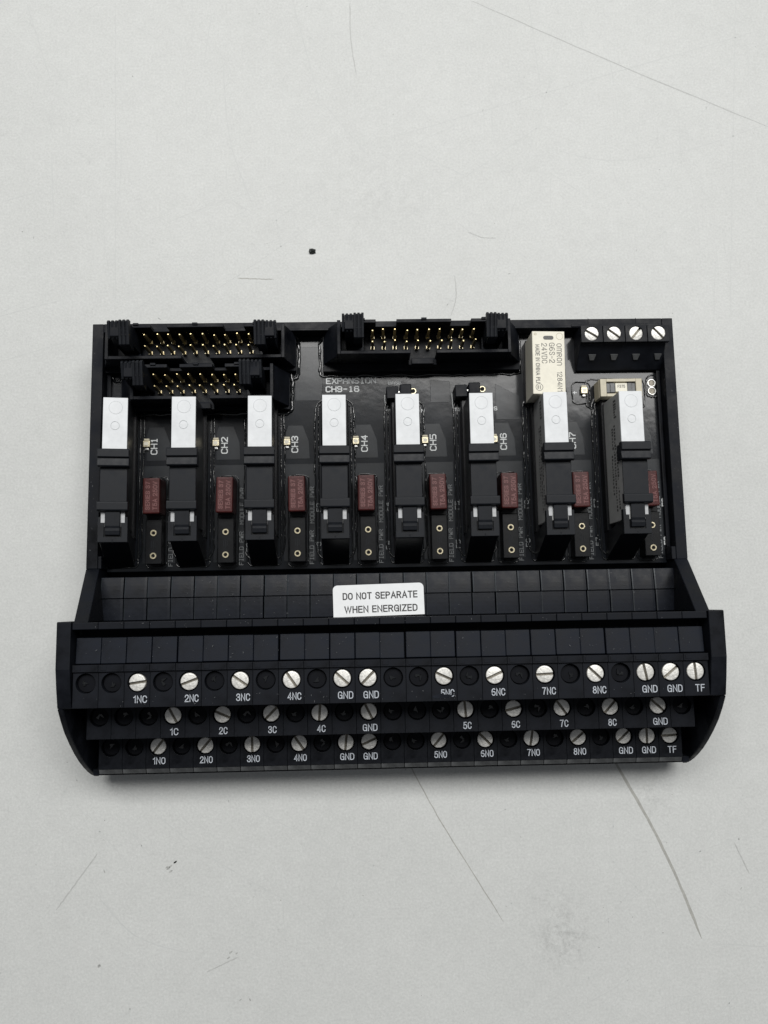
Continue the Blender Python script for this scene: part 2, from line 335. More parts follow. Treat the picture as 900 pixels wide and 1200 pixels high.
def curve_pts(pts, n=24, jit=0.06):
    out = []
    m = len(pts)-1
    for i in range(n+1):
        u = i/n*m; k = min(int(u), m-1); f = u-k
        p0, p1, p2, p3 = [Vector(pts[max(0, min(m, k+j))]) for j in (-1, 0, 1, 2)]
        q = 0.5*((2*p1)+(p2-p0)*f+(2*p0-5*p1+4*p2-p3)*f*f+(3*p1-p0-3*p2+p3)*f**3)
        out.append((q.x+random.uniform(-jit, jit), q.y+random.uniform(-jit, jit)))
    return out
for pts, wd, mt, lab in (
   ([(51.0,-35),(59.2,-50.3),(65.3,-63.8),(70.0,-76.8)], 0.72, 'scr3', 'long curved grey scratch at the front right'),
   ([(3.4,-35),(10.5,-48.5),(24.9,-72.0)], 0.26, 'scr3', 'thin straight dark scratch in front of the board'),
   ([(25,157),(62,139),(101,121)], 0.34, 'scr', None), ([(-27,81),(-31.5,81.2),(-36,81.4)], 0.28, 'scr3', None),
   ([(17,71),(18.5,76),(18.3,81.5)], 0.30, 'scr', None), ([(22,93),(25.5,91.6),(29,91.4)], 0.30, 'scr', None),
   ([(-7,157),(-6.9,146),(-5.6,136)], 0.30, 'scr', None), ([(79,-56),(82,-63)], 0.34, 'scr', None),
   ([(-67,-55),(-76,-67)], 0.34, 'scr', None), ([(-42,-81),(-35,-78)], 0.30, 'scr', None)):
    mb = MB(); ribbon(mb, curve_pts(pts), wd, 0.012); o = ob('scratch', (mb, mt), t)
    if lab: o['label'] = lab
mb = MB()
faint = [((-91,157),(-84,135)),((-68,157),(-66,72)),((-43,153),(-45,139)),((-27,96),(-13,107)),((-39,111),(-38,103),(-31,98)),((-52,71),(-16,96)),((40,157),(42,133)),((51,155),(25,71)),((1,118),(103,149)),
 ((5,96),(22,108),(42,122)),((22,108),(10,114)),((95,157),(87,68)),((-95,102),(-85,105)),((-22,157),(-15,128)),((-83,115),(-82,97)),((-27,101),(-25,89)),((-67,-64),(-58,-73),(-46,-77)),
 ((-62,-40),(-42,-56),(-23,-67)),((-30,-47),(-11,-57)),((-11,-57),(-17,-75)),((-92,29),(-80,25)),((-91,-15),(-79,-9)),((90,35),(94,38)),((85,-8),(91,-6)),((73,-78),(85,-79)),
 ((45,115),(60,112),(80,115),(101,122)),((-40,140),(-38,118),(-32,100)),((-96,60),(-76,66)),((-95,72),(-80,76)),((-14,128),(0,110))]
for pts in faint: ribbon(mb, curve_pts(pts), random.uniform(0.2, 0.34), 0.006, 0.6)
rr = random.Random(21)
for i in range(330):
    x = rr.uniform(-105, 105); y = rr.choice([rr.uniform(66, 158), rr.uniform(-96, -36), rr.uniform(-96, 158)])
    a = rr.choice([rr.uniform(0.3, 1.1), rr.uniform(1.9, 2.8), rr.uniform(0, 3.14), 1.57+rr.uniform(-.1, .1)]); ln = rr.choice([2, 3, 5, 9, 16, 28])*rr.uniform(0.6, 1.2); bnd = rr.uniform(-0.2, 0.2)
    pts = [(x+math.cos(a+bnd*s)*ln*s, y+math.sin(a+bnd*s)*ln*s) for s in (-0.5, -0.2, 0.2, 0.5)]
    ribbon(mb, curve_pts(pts, 10, 0.04), rr.uniform(0.10, 0.20), 0.004, 0.7)
o = ob('fine_scratches', (mb, 'scr2'), t); o['kind'] = 'stuff'
mb = MB()
for i in range(70):
    x = rr.uniform(-100, 100); y = rr.choice([rr.uniform(66, 158), rr.uniform(-96, -38), rr.uniform(-96, 158)])
    r0 = rr.choice([0.08, 0.1, 0.12, 0.16, 0.22]); a = rr.uniform(0, 3.14); e = rr.choice([1, 1.5, 3])
    mb.add([(x+math.cos(a)*math.cos(k*.785)*r0*e-math.sin(a)*math.sin(k*.785)*r0*rr.uniform(.5,1), y+math.sin(a)*math.cos(k*.785)*r0*e+math.cos(a)*math.sin(k*.785)*r0*rr.uniform(.5,1), 0.009) for k in range(8)], [tuple(range(8))])
for cx, cy, n, sp in ((-50.5,-58.5,6,1.2), (-36,-77,3,1.4), (-66,-79,2,.5)):
    for i in range(n):
        x = cx+rr.gauss(0, sp*.6); y = cy+rr.gauss(0, sp*.4)+(x-cx)*.5; r0 = rr.uniform(.08, .28)
        mb.add([(x+math.cos(k*.785)*r0*1.8, y+math.sin(k*.785)*r0+math.cos(k*.785)*r0*.9, 0.010) for k in range(8)], [tuple(range(8))])
o = ob('scuff_marks', (mb, 'mark'), t); o['kind'] = 'stuff'
bm = bmesh.new(); bmesh.ops.create_icosphere(bm, subdivisions=3, radius=1)
for v in bm.verts:
    k = 1 + 0.22*math.sin(v.co.x*4+1)*math.cos(v.co.y*5) + 0.15*math.sin(v.co.z*7+v.co.x*3)
    v.co = Vector((v.co.x*0.8*k, v.co.y*0.55*k, max(-0.3, v.co.z*0.5*k)+0.3))*MM
me = bpy.data.meshes.new('crumb'); bm.to_mesh(me); bm.free(); me.materials.append(M['crumb'])
o = ob('crumb', me, None, (-17.3, 88.2, 0), smooth=True)
o['label'] = 'tiny black crumb lying on the table behind the board'; o['category'] = 'crumb'

# ------------------------------------------------------------------ the board: one thing
root = bpy.data.objects.new('relay_board', None); col.objects.link(root); root.empty_display_size = 0.02
root['label'] = 'black eight channel relay terminal board with rows of silver screws, on the table'; root['category'] = 'relay board'

XL, XR = -66.3, 66.6
# housing tray
mb = MB()
mb.box(XL+.2, XR-.2, -34.0, 64.4, 0.8, 6.0)                      # floor
mb.box(XL, XL+2.5, 8.8, 64.5, 0.7, 14.3)                            # left wall
mb.box(XR-2.5, XR, 8.8, 64.5, 0.7, 14.3)
mb.box(XL+2.5, XR-2.5, 62.4, 64.5, 0.7, 14.3)                       # rear wall
mb.box(XL+2.5, XL+3.3, 8.8, 11.6, 3, 14.2); mb.box(XR-3.5, XR-2.5, 8.8, 11.7, 3, 14.2)
mb.box(XL+2.5, XL+3.5, 11.6, 62.4, 3, 11.4); mb.box(XR-3.4, XR-2.5, 11.7, 62.4, 3, 11.4)
mb.box(XL+.3, XR-.3, -2.4, 7.0, 6.0, 12.4)                          # body below the tile strip
housing = ob('housing', (mb, 'case'), root, bevel=0.18)
seam = MB().box(-49.4, 43.0, 62.35, 62.9, 14.2, 14.55).box(43.0, 63.4, 62.6, 63.2, 14.2, 14.5)
ob('rear_ridge', (seam, 'case'), housing, bevel=0.08)
for x in (-30, 6, 47, 58): ob('rim_seam', (MB().box(x-.06, x+.06, 62.3, 64.6, 14.31, 14.34), 'deep'), housing)
for x in (-44, 0, 44): ob('rail_foot', (MB().box(x-6, x+6, -12, 30, 0, 3.2).box(x-5, x+5, 44, 58, 0, 3.2), 'case'), housing, bevel=0.3)
# sloping side cheeks between tray rim and terminal block
def cheek(sx, outer0, outer1, inner0, inner1):
    pts = [(8.8, 14.25), (-2.5, 28.8), (-2.5, 4), (8.8, 4)]
    vs = []
    for (y, z), (o_, i_) in zip(pts, ((outer0, inner0), (outer1, inner1), (outer1, inner0*1.0), (outer0, inner0))):
        vs += [(o_, y, z), (i_, y, z)]
    return MB().add(vs, [(0,1,3,2),(2,3,5,4),(4,5,7,6),(6,7,1,0),(0,2,4,6),(1,7,5,3)])
ob('side_cheek', (cheek(-1, XL, -63.1, -63.4, -60.2), 'case'), root, bevel=0.15)
ob('side_cheek', (cheek(1, XR, 64.3, 63.6, 61.4), 'case'), root, bevel=0.15)
# end plates
prof = [(-2.3,29.0),(-11.6,29.0),(-15.5,28.3),(-19.4,27.4),(-22.0,25.6),(-24.7,23.4),(-27.4,20.6),(-29.8,17.8),(-32.0,14.9),(-33.7,12.2),(-35.0,9.9),(-36.1,7.6),(-36.9,5.4),(-36.7,4.6),(-35.6,4.2),(-2.3,4.2)]
capb = [(-2.3,29.0),(-11.6,29.0),(-15.5,28.3),(-19.4,27.4),(-19.4,4.2),(-2.3,4.2)]
prof = prof[3:-1]+[(-19.41,4.2)]; prof[0] = (-19.41,27.4)
ep = ob('end_plate', (MB().prismx(prof, -66.4, -65.3).prismx(capb, -66.4, -63.55), 'case'), root, bevel=0.2)
ep2 = ob('end_plate', (MB().prismx(prof, 66.0, 67.1).prismx(capb, 63.9, 67.1), 'case'), root, bevel=0.25)
# core of the terminal block, stepped, set back behind the cells
core = [(-2.6,4.2),(-2.6,24.0),(-19.0,24.0),(-19.0,16.0),(-26.4,16.0),(-26.4,9.0),(-34.2,9.0),(-34.6,4.2)]
tb = ob('terminal_block', (MB().prismx(core, -63.5, 63.85), 'deep'), root)
# top rail segments, cover tiles, label ledge, three tiers of cells
PX = 5.08
def colx(k): return (k-12)*PX + 0.15
rail = ob('rail_segment', (MB().box(-2.50, 2.50, -3.9, -2.5, 24, 28.9), 'case'), tb, (colx(0),0,0), bevel=0.12)
tile = ob('cover_tile', (MB().add([(-2.48,-10.75,26.9),(2.48,-10.75,26.9),(2.48,-5.6,26.5),(-2.48,-5.6,26.5),(-2.48,-10.75,24),(2.48,-10.75,24),(2.48,-5.6,24),(-2.48,-5.6,24)],
        [(0,1,2,3),(7,6,5,4),(0,4,5,1),(1,5,6,2),(2,6,7,3),(3,7,4,0)]), 'tile'), tb, (colx(0),0,0), bevel=0.14, seg=2)
ledge = ob('marker_ledge', (MB().box(-2.50, 2.50, -12.25, -10.9, 24, 28.25).box(-2.1,-0.9,-11.95,-11.1,28.25,28.32), 'case'), tb, (colx(0),0,0), bevel=0.05)
def cell_mesh(y0, y1, zt, ys, hx=2.50):
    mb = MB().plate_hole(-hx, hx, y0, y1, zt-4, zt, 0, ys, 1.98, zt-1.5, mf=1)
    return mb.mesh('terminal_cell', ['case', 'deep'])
TIERS = ((-19.3, -12.27, 27.75, -14.5), (-26.65, -18.9, 19.55, -22.15), (-34.25, -26.3, 11.75, -29.65))
USED = ({2:8,4:20,6:-35,8:-55,10:-42,11:45,14:-25,16:24,18:3,20:-44,22:-78,23:38,24:-86},
        {3:-62,5:-24,7:45,9:86,11:-64,15:-86,17:14,19:-55,21:46,23:-44},
        {2:52,4:50,6:-88,8:-55,10:84,11:24,14:50,16:-45,18:80,20:40,22:42,23:90,24:2})
TXT = ({2:'1NC',4:'2NC',6:'3NC',8:'4NC',10:'GND',11:'GND',14:'5NC',16:'6NC',18:'7NC',20:'8NC',22:'GND',23:'GND',24:'TF'},
       {3:'1C',5:'2C',7:'3C',9:'4C',11:'GND',15:'5C',17:'6C',19:'7C',21:'8C',23:'GND'},
       {2:'1NO',4:'2NO',6:'3NO',8:'4NO',10:'GND',11:'GND',14:'5NO',16:'6NO',18:'7NO',20:'8NO',22:'GND',23:'GND',24:'TF'})
LABY = (-17.75, -25.4, -32.65)
def screw_mesh(r=1.70, mats=('steel','slot'), s=0.27, dep=0.55, rise=0.12):
    """slotted screw head: two half discs with a rounded rim, and the slot floor between"""
    mb = MB()
    for sg in (1, -1):
        rows_ = []
        for rr_, z in ((r, -1.2), (r, -0.14), (r*0.955, -0.035), (r*0.86, 0.0), (r*0.45, rise*.6)):
            a0 = math.asin(min(0.99, s/rr_)); L_ = []
            for i in range(15):
                a = a0 + (math.pi-2*a0)*i/14
                L_.append((rr_*math.cos(a), sg*max(s, rr_*math.sin(a)), z))
            rows_.append(L_)
        vs = [p for L_ in rows_ for p in L_]; fs = []
        for k in range(len(rows_)-1):
            for i in range(14): fs.append((k*15+i, k*15+i+1, (k+1)*15+i+1, (k+1)*15+i))
        fs.append(tuple((len(rows_)-1)*15+i for i in range(15)))
        fs.append(tuple([k*15 for k in range(len(rows_))]+[k*15+14 for k in range(len(rows_)-1, -1, -1)]))
        mb.add(vs, fs, 0)
    mb.cyl(0, 0, r*0.99, -1.2, -dep, 24, 1)
    return mb.mesh('screw', list(mats))
scr_me = screw_mesh(); dark_me = screw_mesh(1.62, ('deep','deep'), 0.25, 0.4, 0.02)
nub_me = []
for q in range(3):
    m_ = MB().cyl(0, 0, 1.74, -1.2, -0.55, 24)
    rq = random.Random(q+3)
    for j in range(2+q % 2):
        a = rq.uniform(0, 6.28); x = rq.uniform(-.4, .5); y = rq.uniform(-.5, .5)
        m_.prismz([(x+math.cos(a+b_)*l_, y+math.sin(a+b_)*l_) for b_, l_ in ((0,.75),(1.2,.2),(2.6,.45),(3.6,.5),(5.0,.18))], -0.6, -0.3+j*0.04, 1)
    nub_me.append(m_.mesh('empty_screw_well', ['deep','resin']))
rs = random.Random(5)
for r_, (y0, y1, zt, ys) in enumerate(TIERS):
    cm = cell_mesh(y0, y1, zt, ys)
    for k in range(25):
        c = ob('terminal_cell', cm, root, (colx(k), 0, rs.uniform(-.02, .02)), bevel=0.03)
        if k in USED[r_]:
            ob('screw', scr_me, c, (rs.uniform(-.06,.06), ys+rs.uniform(-.05,.05), zt-0.22+rs.uniform(-.06,.06)), (R(rs.uniform(-5,5)), R(rs.uniform(-5,5)), R(USED[r_][k])), smooth=False)
            s = TXT[r_][k]; wd = {2: 1.75, 3: 2.75}[len(s)] + (0.3 if s == 'GND' else 0) + (0.15 if s == 'TF' else 0)
            ob('printed_text', text_mesh(s, wd, 1.45, 'print', 0.185), c, (0.62 if r_ == 0 else 0.3, LABY[r_], zt+0.012), label='white print reading ' + s)
        else:
            ob('screw_plug', nub_me[rs.randrange(3)], c, (0, ys, zt-0.35), (0, 0, R(rs.uniform(0, 360))))
        if r_ == 0 and k > 0:
            dup(rail, (colx(k),0,rs.uniform(-.05,.05))); dup(tile, (colx(k),0,rs.uniform(-.02,.02)), rot=(R(rs.uniform(-.1,.1)),R(rs.uniform(-.25,.25)),0)); dup(ledge, (colx(k),0,0))
sm_ = [(-2.6,-18.5),(-1.6,-18.75),(-.4,-18.8),(.8,-18.6),(1.9,-18.2),(2.2,-17.95),(1.4,-18.1),(.6,-18.0),(0,-18.02),(-.5,-17.85),(-.9,-17.8),(-1.5,-18.0),(-2.1,-18.2)]
ob('scuff_smear', (MB().add([(x, y, 27.80) for x, y in sm_], [tuple(range(len(sm_)))]), 'tile'), tb, (colx(14), 0, 0))
# thin rails closing each tier and the lower lip, its highlight painted pale
for k in range(25):
    ob('lower_lip', (MB().add([(-2.47,-34.3,11.6),(2.47,-34.3,11.6),(2.47,-35.3,11.15),(-2.47,-35.3,11.15),(-2.47,-34.3,6),(2.47,-34.3,6),(2.47,-35.3,6),(-2.47,-35.3,6)],
        [(0,1,2,3),(7,6,5,4),(0,4,5,1),(1,5,6,2),(2,6,7,3),(3,7,4,0)]), 'lip') if k == 0 else bpy.data.objects['lower_lip'].data, tb, (colx(k),0,0), bevel=0.08)
ob('front_skirt', (MB().prismx([(-34.6,9.8),(-35.9,9.5),(-36.2,4.4),(-35.3,0.7),(-34.6,0.7)], -65.2, 65.9), 'case'), tb, bevel=0.1)  # carried down out of view to deepen the contact shadow
# filler strips at the ends of the cells (dark side walls)
# tile strip behind the rail: two rows of softly curved tiles
st_me = []
for (ya, yb, za, zb) in ((2.35, 6.9, 14.25, 13.7), (-2.45, 2.2, 14.35, 14.2)):
    mb = MB(); n = 5
    for i in range(n+1):
        y = ya+(yb-ya)*i/n; z = za+(zb-za)*i/n + 0.05*math.sin(math.pi*i/n)
        mb.v += [(-2.46, y, z), (-2.2, y, z+.10), (1.9, y, z+.06), (2.46, y, z-.0)]
    for i in range(n):
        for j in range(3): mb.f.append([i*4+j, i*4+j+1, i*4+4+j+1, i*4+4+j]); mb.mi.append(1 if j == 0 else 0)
    base = len(mb.v)
    ring = [i*4 for i in range(n+1)] + [n*4+1, n*4+2] + [i*4+3 for i in range(n, -1, -1)] + [2, 1]
    mb.v += [(mb.v[i][0], mb.v[i][1], 12.3) for i in ring]
    m_ = len(ring)
    for i in range(m_): mb.f.append([ring[i], ring[(i+1) % m_], base+(i+1) % m_, base+i]); mb.mi.append(0)
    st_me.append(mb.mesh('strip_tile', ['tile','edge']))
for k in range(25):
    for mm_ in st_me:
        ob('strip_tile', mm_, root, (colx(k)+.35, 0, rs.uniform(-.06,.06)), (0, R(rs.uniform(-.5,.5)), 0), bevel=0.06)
# warning sticker
def rrect(x0, x1, y0, y1, r, n=6, corners=(1,1,1,1)):
    out = []
    for (cx, cy, a0), on in zip(((x1-r, y1-r, 0), (x0+r, y1-r, 90), (x0+r, y0+r, 180), (x1-r, y0+r, 270)), corners):
        if on: out += [(cx+r*math.cos(R(a0+90*i/n)), cy+r*math.sin(R(a0+90*i/n))) for i in range(n+1)]
        else: out.append({0:(x1,y1),90:(x0,y1),180:(x0,y0),270:(x1,y0)}[a0])
    return out
stk = ob('warning_label', (MB().prismz(rrect(-9.95, 9.95, -3.3, 3.6, 1.0, corners=(1,1,0,0)), 0, 0.09), 'sticker'), root, (-2.35, 0.85, 14.62), (0, 0, R(1.1)))
ob('printed_text', text_mesh('DO NOT SEPARATE', 16.4, 1.55, 'ink', 0.27), stk, (0.35, 1.15, 0.105), label='black print reading DO NOT SEPARATE')
ob('printed_text', text_mesh('WHEN ENERGIZED', 16.0, 1.55, 'ink', 0.27), stk, (0.45, -1.75, 0.105), label='black print reading WHEN ENERGIZED')

# ------------------------------------------------------------------ circuit board
ZP = 10.5
pcb = ob('circuit_board', (MB().box(XL+3.3, XR-3.2, 8.2, 62.4, 8.9, ZP), 'pcb'), root, bevel=0.15)
def silk(s, x, y, wd, h, rz=0, t_=0.2, nm='printed_text', m='silk'):
    ob(nm, stroke_mesh(s, wd, h, t_, m), pcb, (x, y, ZP+0.075), (0,0,R(rz)), label='white silkscreen reading ' + s)
silk('EXPANSION', -7.7, 51.6, 11.6, 1.45, 0, 0.27); silk('CH9-16', -9.7, 49.65, 7.8, 1.45, 0, 0.27)
silk('BASE', 2.4, 51.0, 3.1, 0.85, 0, 0.14); silk('RN', 8.3, 44.3, 1.6, 0.85, 0, 0.14); silk('RESIS', 18.2, 44.5, 3.8, 0.9, 0, 0.14); silk('S', 25.6, 44.6, .8, .9, 0, .14)
CX = [-59.8+16.03*i for i in range(8)]          # socket centres
TOPX = [-57.3,-43.2,-27.0,-11.2,4.45,20.3,36.3,52.8]
FX = [-51.75,-35.9,-20.05,-4.4,11.45,27.35,43.3,59.1]
for i in range(8):
    x = FX[i]
    if i < 7: silk('CH%d' % (i+1), (-52.95,-36.95,-20.9,-4.95,10.85,27.1,43.1)[i], 36.9, 3.9, 1.55, 90, 0.24)
    silk('FIELD PWR', x+2.9, 13.2, 7.6, 1.0, 90, 0.14, m='silk2'); silk('MODULE PWR', x+3.0, 22.8, 8.4, 1.0, 90, 0.14, m='silk2')
    silk('F%d' % (i+1), x+4.5, 13.4 , 1.9, 1.05 if i < 7 else 1.4, 90, 0.16 if i < 7 else 0.24, m='silk2' if i < 7 else 'silk'); silk('F%d' % (i+1), x+4.5, 22.2, 1.9, 1.05 if i < 7 else 1.4, 90, 0.16 if i < 7 else 0.24, m='silk2' if i < 7 else 'silk')
    # masked copper areas with stepped outline
    ob('copper_area', (MB().prismz([(x-2.9, 33.4), (x+2.6, 33.4), (x+2.4, 37.5), (x+1.0, 41.2), (x-2.4, 41.2), (x-2.9, 39.5)], ZP-0.2, ZP+0.055), 'copper'), pcb, bevel=0.05)
    ob('copper_area', (MB().prismz([(x-3.4, 10.0), (x+3.9, 10.0), (x+3.9, 32.2), (x-3.4, 32.2)], ZP-0.2, ZP+0.05), 'copper'), pcb, bevel=0.05)
ob('copper_area', (MB().prismz([(-20.8, 47.0), (-14.9, 47.0), (-14.4, 50.5), (-14.9, 59.8), (-19.8, 59.8), (-20.8, 55.2)], ZP-0.2, ZP+0.05), 'copper'), pcb, bevel=0.05)
ob('copper_area', (MB().prismz([(10.5, 46.2), (15.1, 46.2), (15.1, 51.2), (10.5, 51.6)], ZP-0.2, ZP+0.05), 'copper'), pcb, bevel=0.05)
ob('copper_area', (MB().prismz([(25.6, 42.0), (31.2, 42.0), (31.2, 47.5), (25.6, 50.5)], ZP-0.2, ZP+0.05), 'copper'), pcb, bevel=0.05)
# glossy coating puddle edges
def wob_loop(x0, x1, y0, y1, r, jit, rnd, z=ZP+0.1):
    base = rrect(x0, x1, y0, y1, r, 5); pts = []
    for i, p in enumerate(base):
        q = base[(i+1) % len(base)]; L_ = math.hypot(q[0]-p[0], q[1]-p[1]); m_ = max(1, int(L_/1.4))
        for j in range(m_):
            f = j/m_; pts.append((p[0]+(q[0]-p[0])*f+rnd.uniform(-jit, jit), p[1]+(q[1]-p[1])*f+rnd.uniform(-jit, jit), z+rnd.uniform(-.05,.05)))
    return pts
rw = random.Random(11)
def puddle(x0, x1, y0, y1, r, jit=0.12, tr=0.2):
    ob('coating_edge', (MB().tube(wob_loop(x0, x1, y0, y1, r, jit, rw), tr, 6, True), 'resin'), pcb, smooth=True)
for i in range(8):
    puddle(CX[i]-3.75, CX[i]+3.75, 9.15, 46.0, 1.0, 0.05, 0.17)
    puddle(CX[i]-4.55, CX[i]+4.5, 10.2, 47.6, 3.2, 0.16, 0.2)
    puddle(FX[i]-2.4, FX[i]+2.2, 8.9, 29.6, 0.9, 0.12, 0.13)
puddle(-15.0, 31.6, 52.7, 61.9, 1.2, 0.25, 0.3); puddle(-62.8, -19.8, 52.0, 62.2, 1.4, 0.25, 0.4); puddle(-58.5, -21.4, 44.0, 54.0, 1.4, 0.25, 0.4)
puddle(33.0, 42.0, 44.2, 61.0, 1.2, 0.2, 0.2); puddle(43.6, 47.6, 45.4, 50.6, 1.0, 0.15, 0.16); puddle(46.8, 60.4, 44.2, 51.2, 1.2, .15, .18); puddle(60.9, 63.6, 46.9, 51.9, 1.2, .2, .18)

# ------------------------------------------------------------------ relays in their sockets
def relay(i, body_mat):
    """plug-in relay: z measured from the board"""
    lean = math.atan2(TOPX[i]-CX[i], 12.5)*0.8
    sk = ob('relay_socket', (MB().prismx([(9.0,0),(9.4,1.0),(13.9,10.4),(14.0,12.35),(17.4,12.35),(15.6,4.0),(15.6,2.4),(46.0,2.4),(46.0,0)], -2.95, 2.95)
         .box(-3.15, -2.95, 15.5, 46.0, 0, 2.6).box(2.95, 3.15, 15.5, 46.0, 0, 2.6), 'gloss'), root, (CX[i], 0, ZP), (0, lean, 0), bevel=0.2)
    ob('socket_collar', (MB().prismz([(-3.0,13.9),(3.0,13.9),(3.0,19.2),(2.45,19.2),(2.45,18.2),(1.75,17.9),(1.75,15.0),(-1.75,15.0),(-1.75,17.9),(-2.45,18.2),(-2.45,19.2),(-3.0,19.2)], 11.3, 12.6)
         .box(-.12,.12,13.82,14.6,12.5,12.66), 'clip'), sk, bevel=0.12)
    rb = ob('relay', (MB().box(-2.5, 2.5, 17.0, 44.8, 2.3, 12.5), body_mat), root, (CX[i], 0, ZP), (0, lean, 0), bevel=0.12)
    cap = ob('white_cover', (MB().box(-2.52, 2.52, 31.0, 44.85, 12.1, 12.62), 'cap'), rb, bevel=0.06)
    ob('moulded_mark', (MB().ring(0.05, 42.7, 1.45, 1.33, 12.55, 12.66, 28), 'capring'), rb)
    ob('moulded_mark', (MB().ring(0.0, 38.8, 0.95, 0.80, 12.55, 12.70, 24), 'capring'), rb)
    ob('moulded_dot', (MB().cyl(0.05, 42.7, 1.33, 12.5, 12.64, 28), 'cap'), rb)
    ob('white_side_strip', (MB().box(-2.4, -1.6, 18.0, 20.3, 12.3, 12.62).box(1.6, 2.4, 18.0, 20.3, 12.3, 12.62), 'sliver'), rb)
    cl = ob('retaining_clip', (MB().box(-2.75, 2.75, 20.2, 33.4, 12.62, 12.9).box(-3.0,-2.55,29.8,33.2,10.6,12.95).box(2.55,3.0,29.8,33.2,10.6,12.95), 'clip'), root, (CX[i], 0, ZP), (0, lean, 0), bevel=0.1)
    ob('clip_bar', (MB().prismx([(33.5,12.7),(33.5,14.1),(33.2,14.45),(31.7,14.45),(31.6,14.0),(31.5,13.9),(29.9,14.15),(29.7,13.9),(29.7,12.9)], -3.2, 3.2), 'clip'), cl, bevel=0.1)
    ob('clip_bar', (MB().prismx([(22.4,12.8),(22.3,13.9),(22.0,14.0),(20.6,14.0),(20.4,13.8),(20.3,12.8)], -3.12, 3.12), 'clip'), cl, bevel=0.1)
    ob('release_tab', (MB().prismx([(20.4,12.7),(20.4,13.3),(17.3,13.2),(16.7,13.0),(16.4,13.2),(15.4,13.0),(15.3,12.4)], -1.5, 1.5), 'clip'), cl, bevel=0.1)
    if body_mat == 'grey':
        rq = random.Random(i)
        # printed lines down the side of the pale relay
        for (y, z, wd_, h_) in ((41.5, 9.4, 3.6, 1.6), (35.5, 8.6, 5.5, .9), (35.5, 7.2, 5.0, .9), (29.0, 9.6, 6.0, .9), (29.2, 8.1, 7.0, .9), (27.5, 6.5, 9.0, .9), (22.0, 9.6, 5.0, .8), (22.3, 8.0, 6.2, .8)):
            mb = MB(); yy = y-wd_/2
            while yy < y+wd_/2:
                a = rq.uniform(.25, .6); hh = h_*rq.choice((1, 1, .55)); mb.add([(-2.53,yy,z-h_/2),(-2.53,yy+a,z-h_/2),(-2.53,yy+a,z-h_/2+hh),(-2.53,yy,z-h_/2+hh)], [(0,3,2,1)]); yy += a+rq.uniform(.2,.35)
            o = ob('side_print', (mb, 'ink'), rb)
for i in range(8): relay(i, 'grey' if i >= 6 else 'dark')

# ------------------------------------------------------------------ channel lamps, fuses and their sockets
def chip_lamp(x, y, z=ZP, rz=0):
    o = ob('chip_lamp', (MB().box(-0.75, 0.75, -0.75, 0.75, 0.02, 1.0), 'brass'), root, (x, y, z), (0,0,R(rz)), bevel=0.12)
    ob('solder_end', (MB().box(-0.62, 0.62, 0.76, 1.25, 0.02, 0.8), 'creamdk'), o, bevel=0.12); ob('solder_end', (MB().box(-0.45, 0.45, -1.45, -0.76, 0.02, 0.6), 'tin'), o, bevel=0.2)
    ob('lamp_window', (MB().box(-0.45, 0.45, -0.35, 0.35, 1.0, 1.06), 'cream'), o)
for i in range(8): chip_lamp((-54.5,-38.8,-22.6,-6.9,8.95,24.9,40.8,56.9)[i], 37.2)
FT = [-51.7,-35.8,-20.0,-4.7,11.15,26.95,42.9,58.3]
for i in range(8):
    rzf = R((0.3,-1.0,0.8,0,1.0,-.3,0.6,2.2)[i])
    fs = ob('fuse_socket', (MB().prismz([(-1.8,9.7),(1.8,9.7),(1.8,19.6),(-1.8,19.6)], 0, 3.5).box(-1.7,1.7,19.6,29,0,3.0).box(-1.0,1.0,9.3,9.75,0,1.4), 'gloss'), root, (FX[i], 0, ZP), bevel=0.15)
    for yy in (16.55, 11.5):
        ob('contact_ring', (MB().ring(0, yy, 0.74, 0.36, 3.0, 3.75, 22), 'brass'), fs, smooth=False); ob('contact_hole', (MB().cyl(0, yy, 0.36, 3.0, 3.52, 16), 'deep'), fs)
    ob('socket_mark', (MB().box(-.5,-.35,13.2,14.8,3.45,3.56).box(-.1,.05,13.0,14.8,3.45,3.56).box(.3,.45,13.4,14.6,3.45,3.56), 'clip'), fs)
    fu = ob('fuse', (MB().box(-1.85, 1.85, -3.95, 3.95, -5.4, 0), 'red'), root, (FT[i], 24.5, 16.7), (0, (R(4) if i == 7 else 0), rzf), bevel=0.3, seg=3)
    rq = random.Random(i+50)
    ob('embossed_text', text_mesh('T5A 250V', 6.3, 1.05, 'redmark', 0.19), fu, (0.85, 0, 0.012), (0,0,R(90))); ob('embossed_text', text_mesh('SERIES 37', 6.3, 1.0, 'redmark', 0.19), fu, (-0.75, 0, 0.012), (0,0,R(90)))

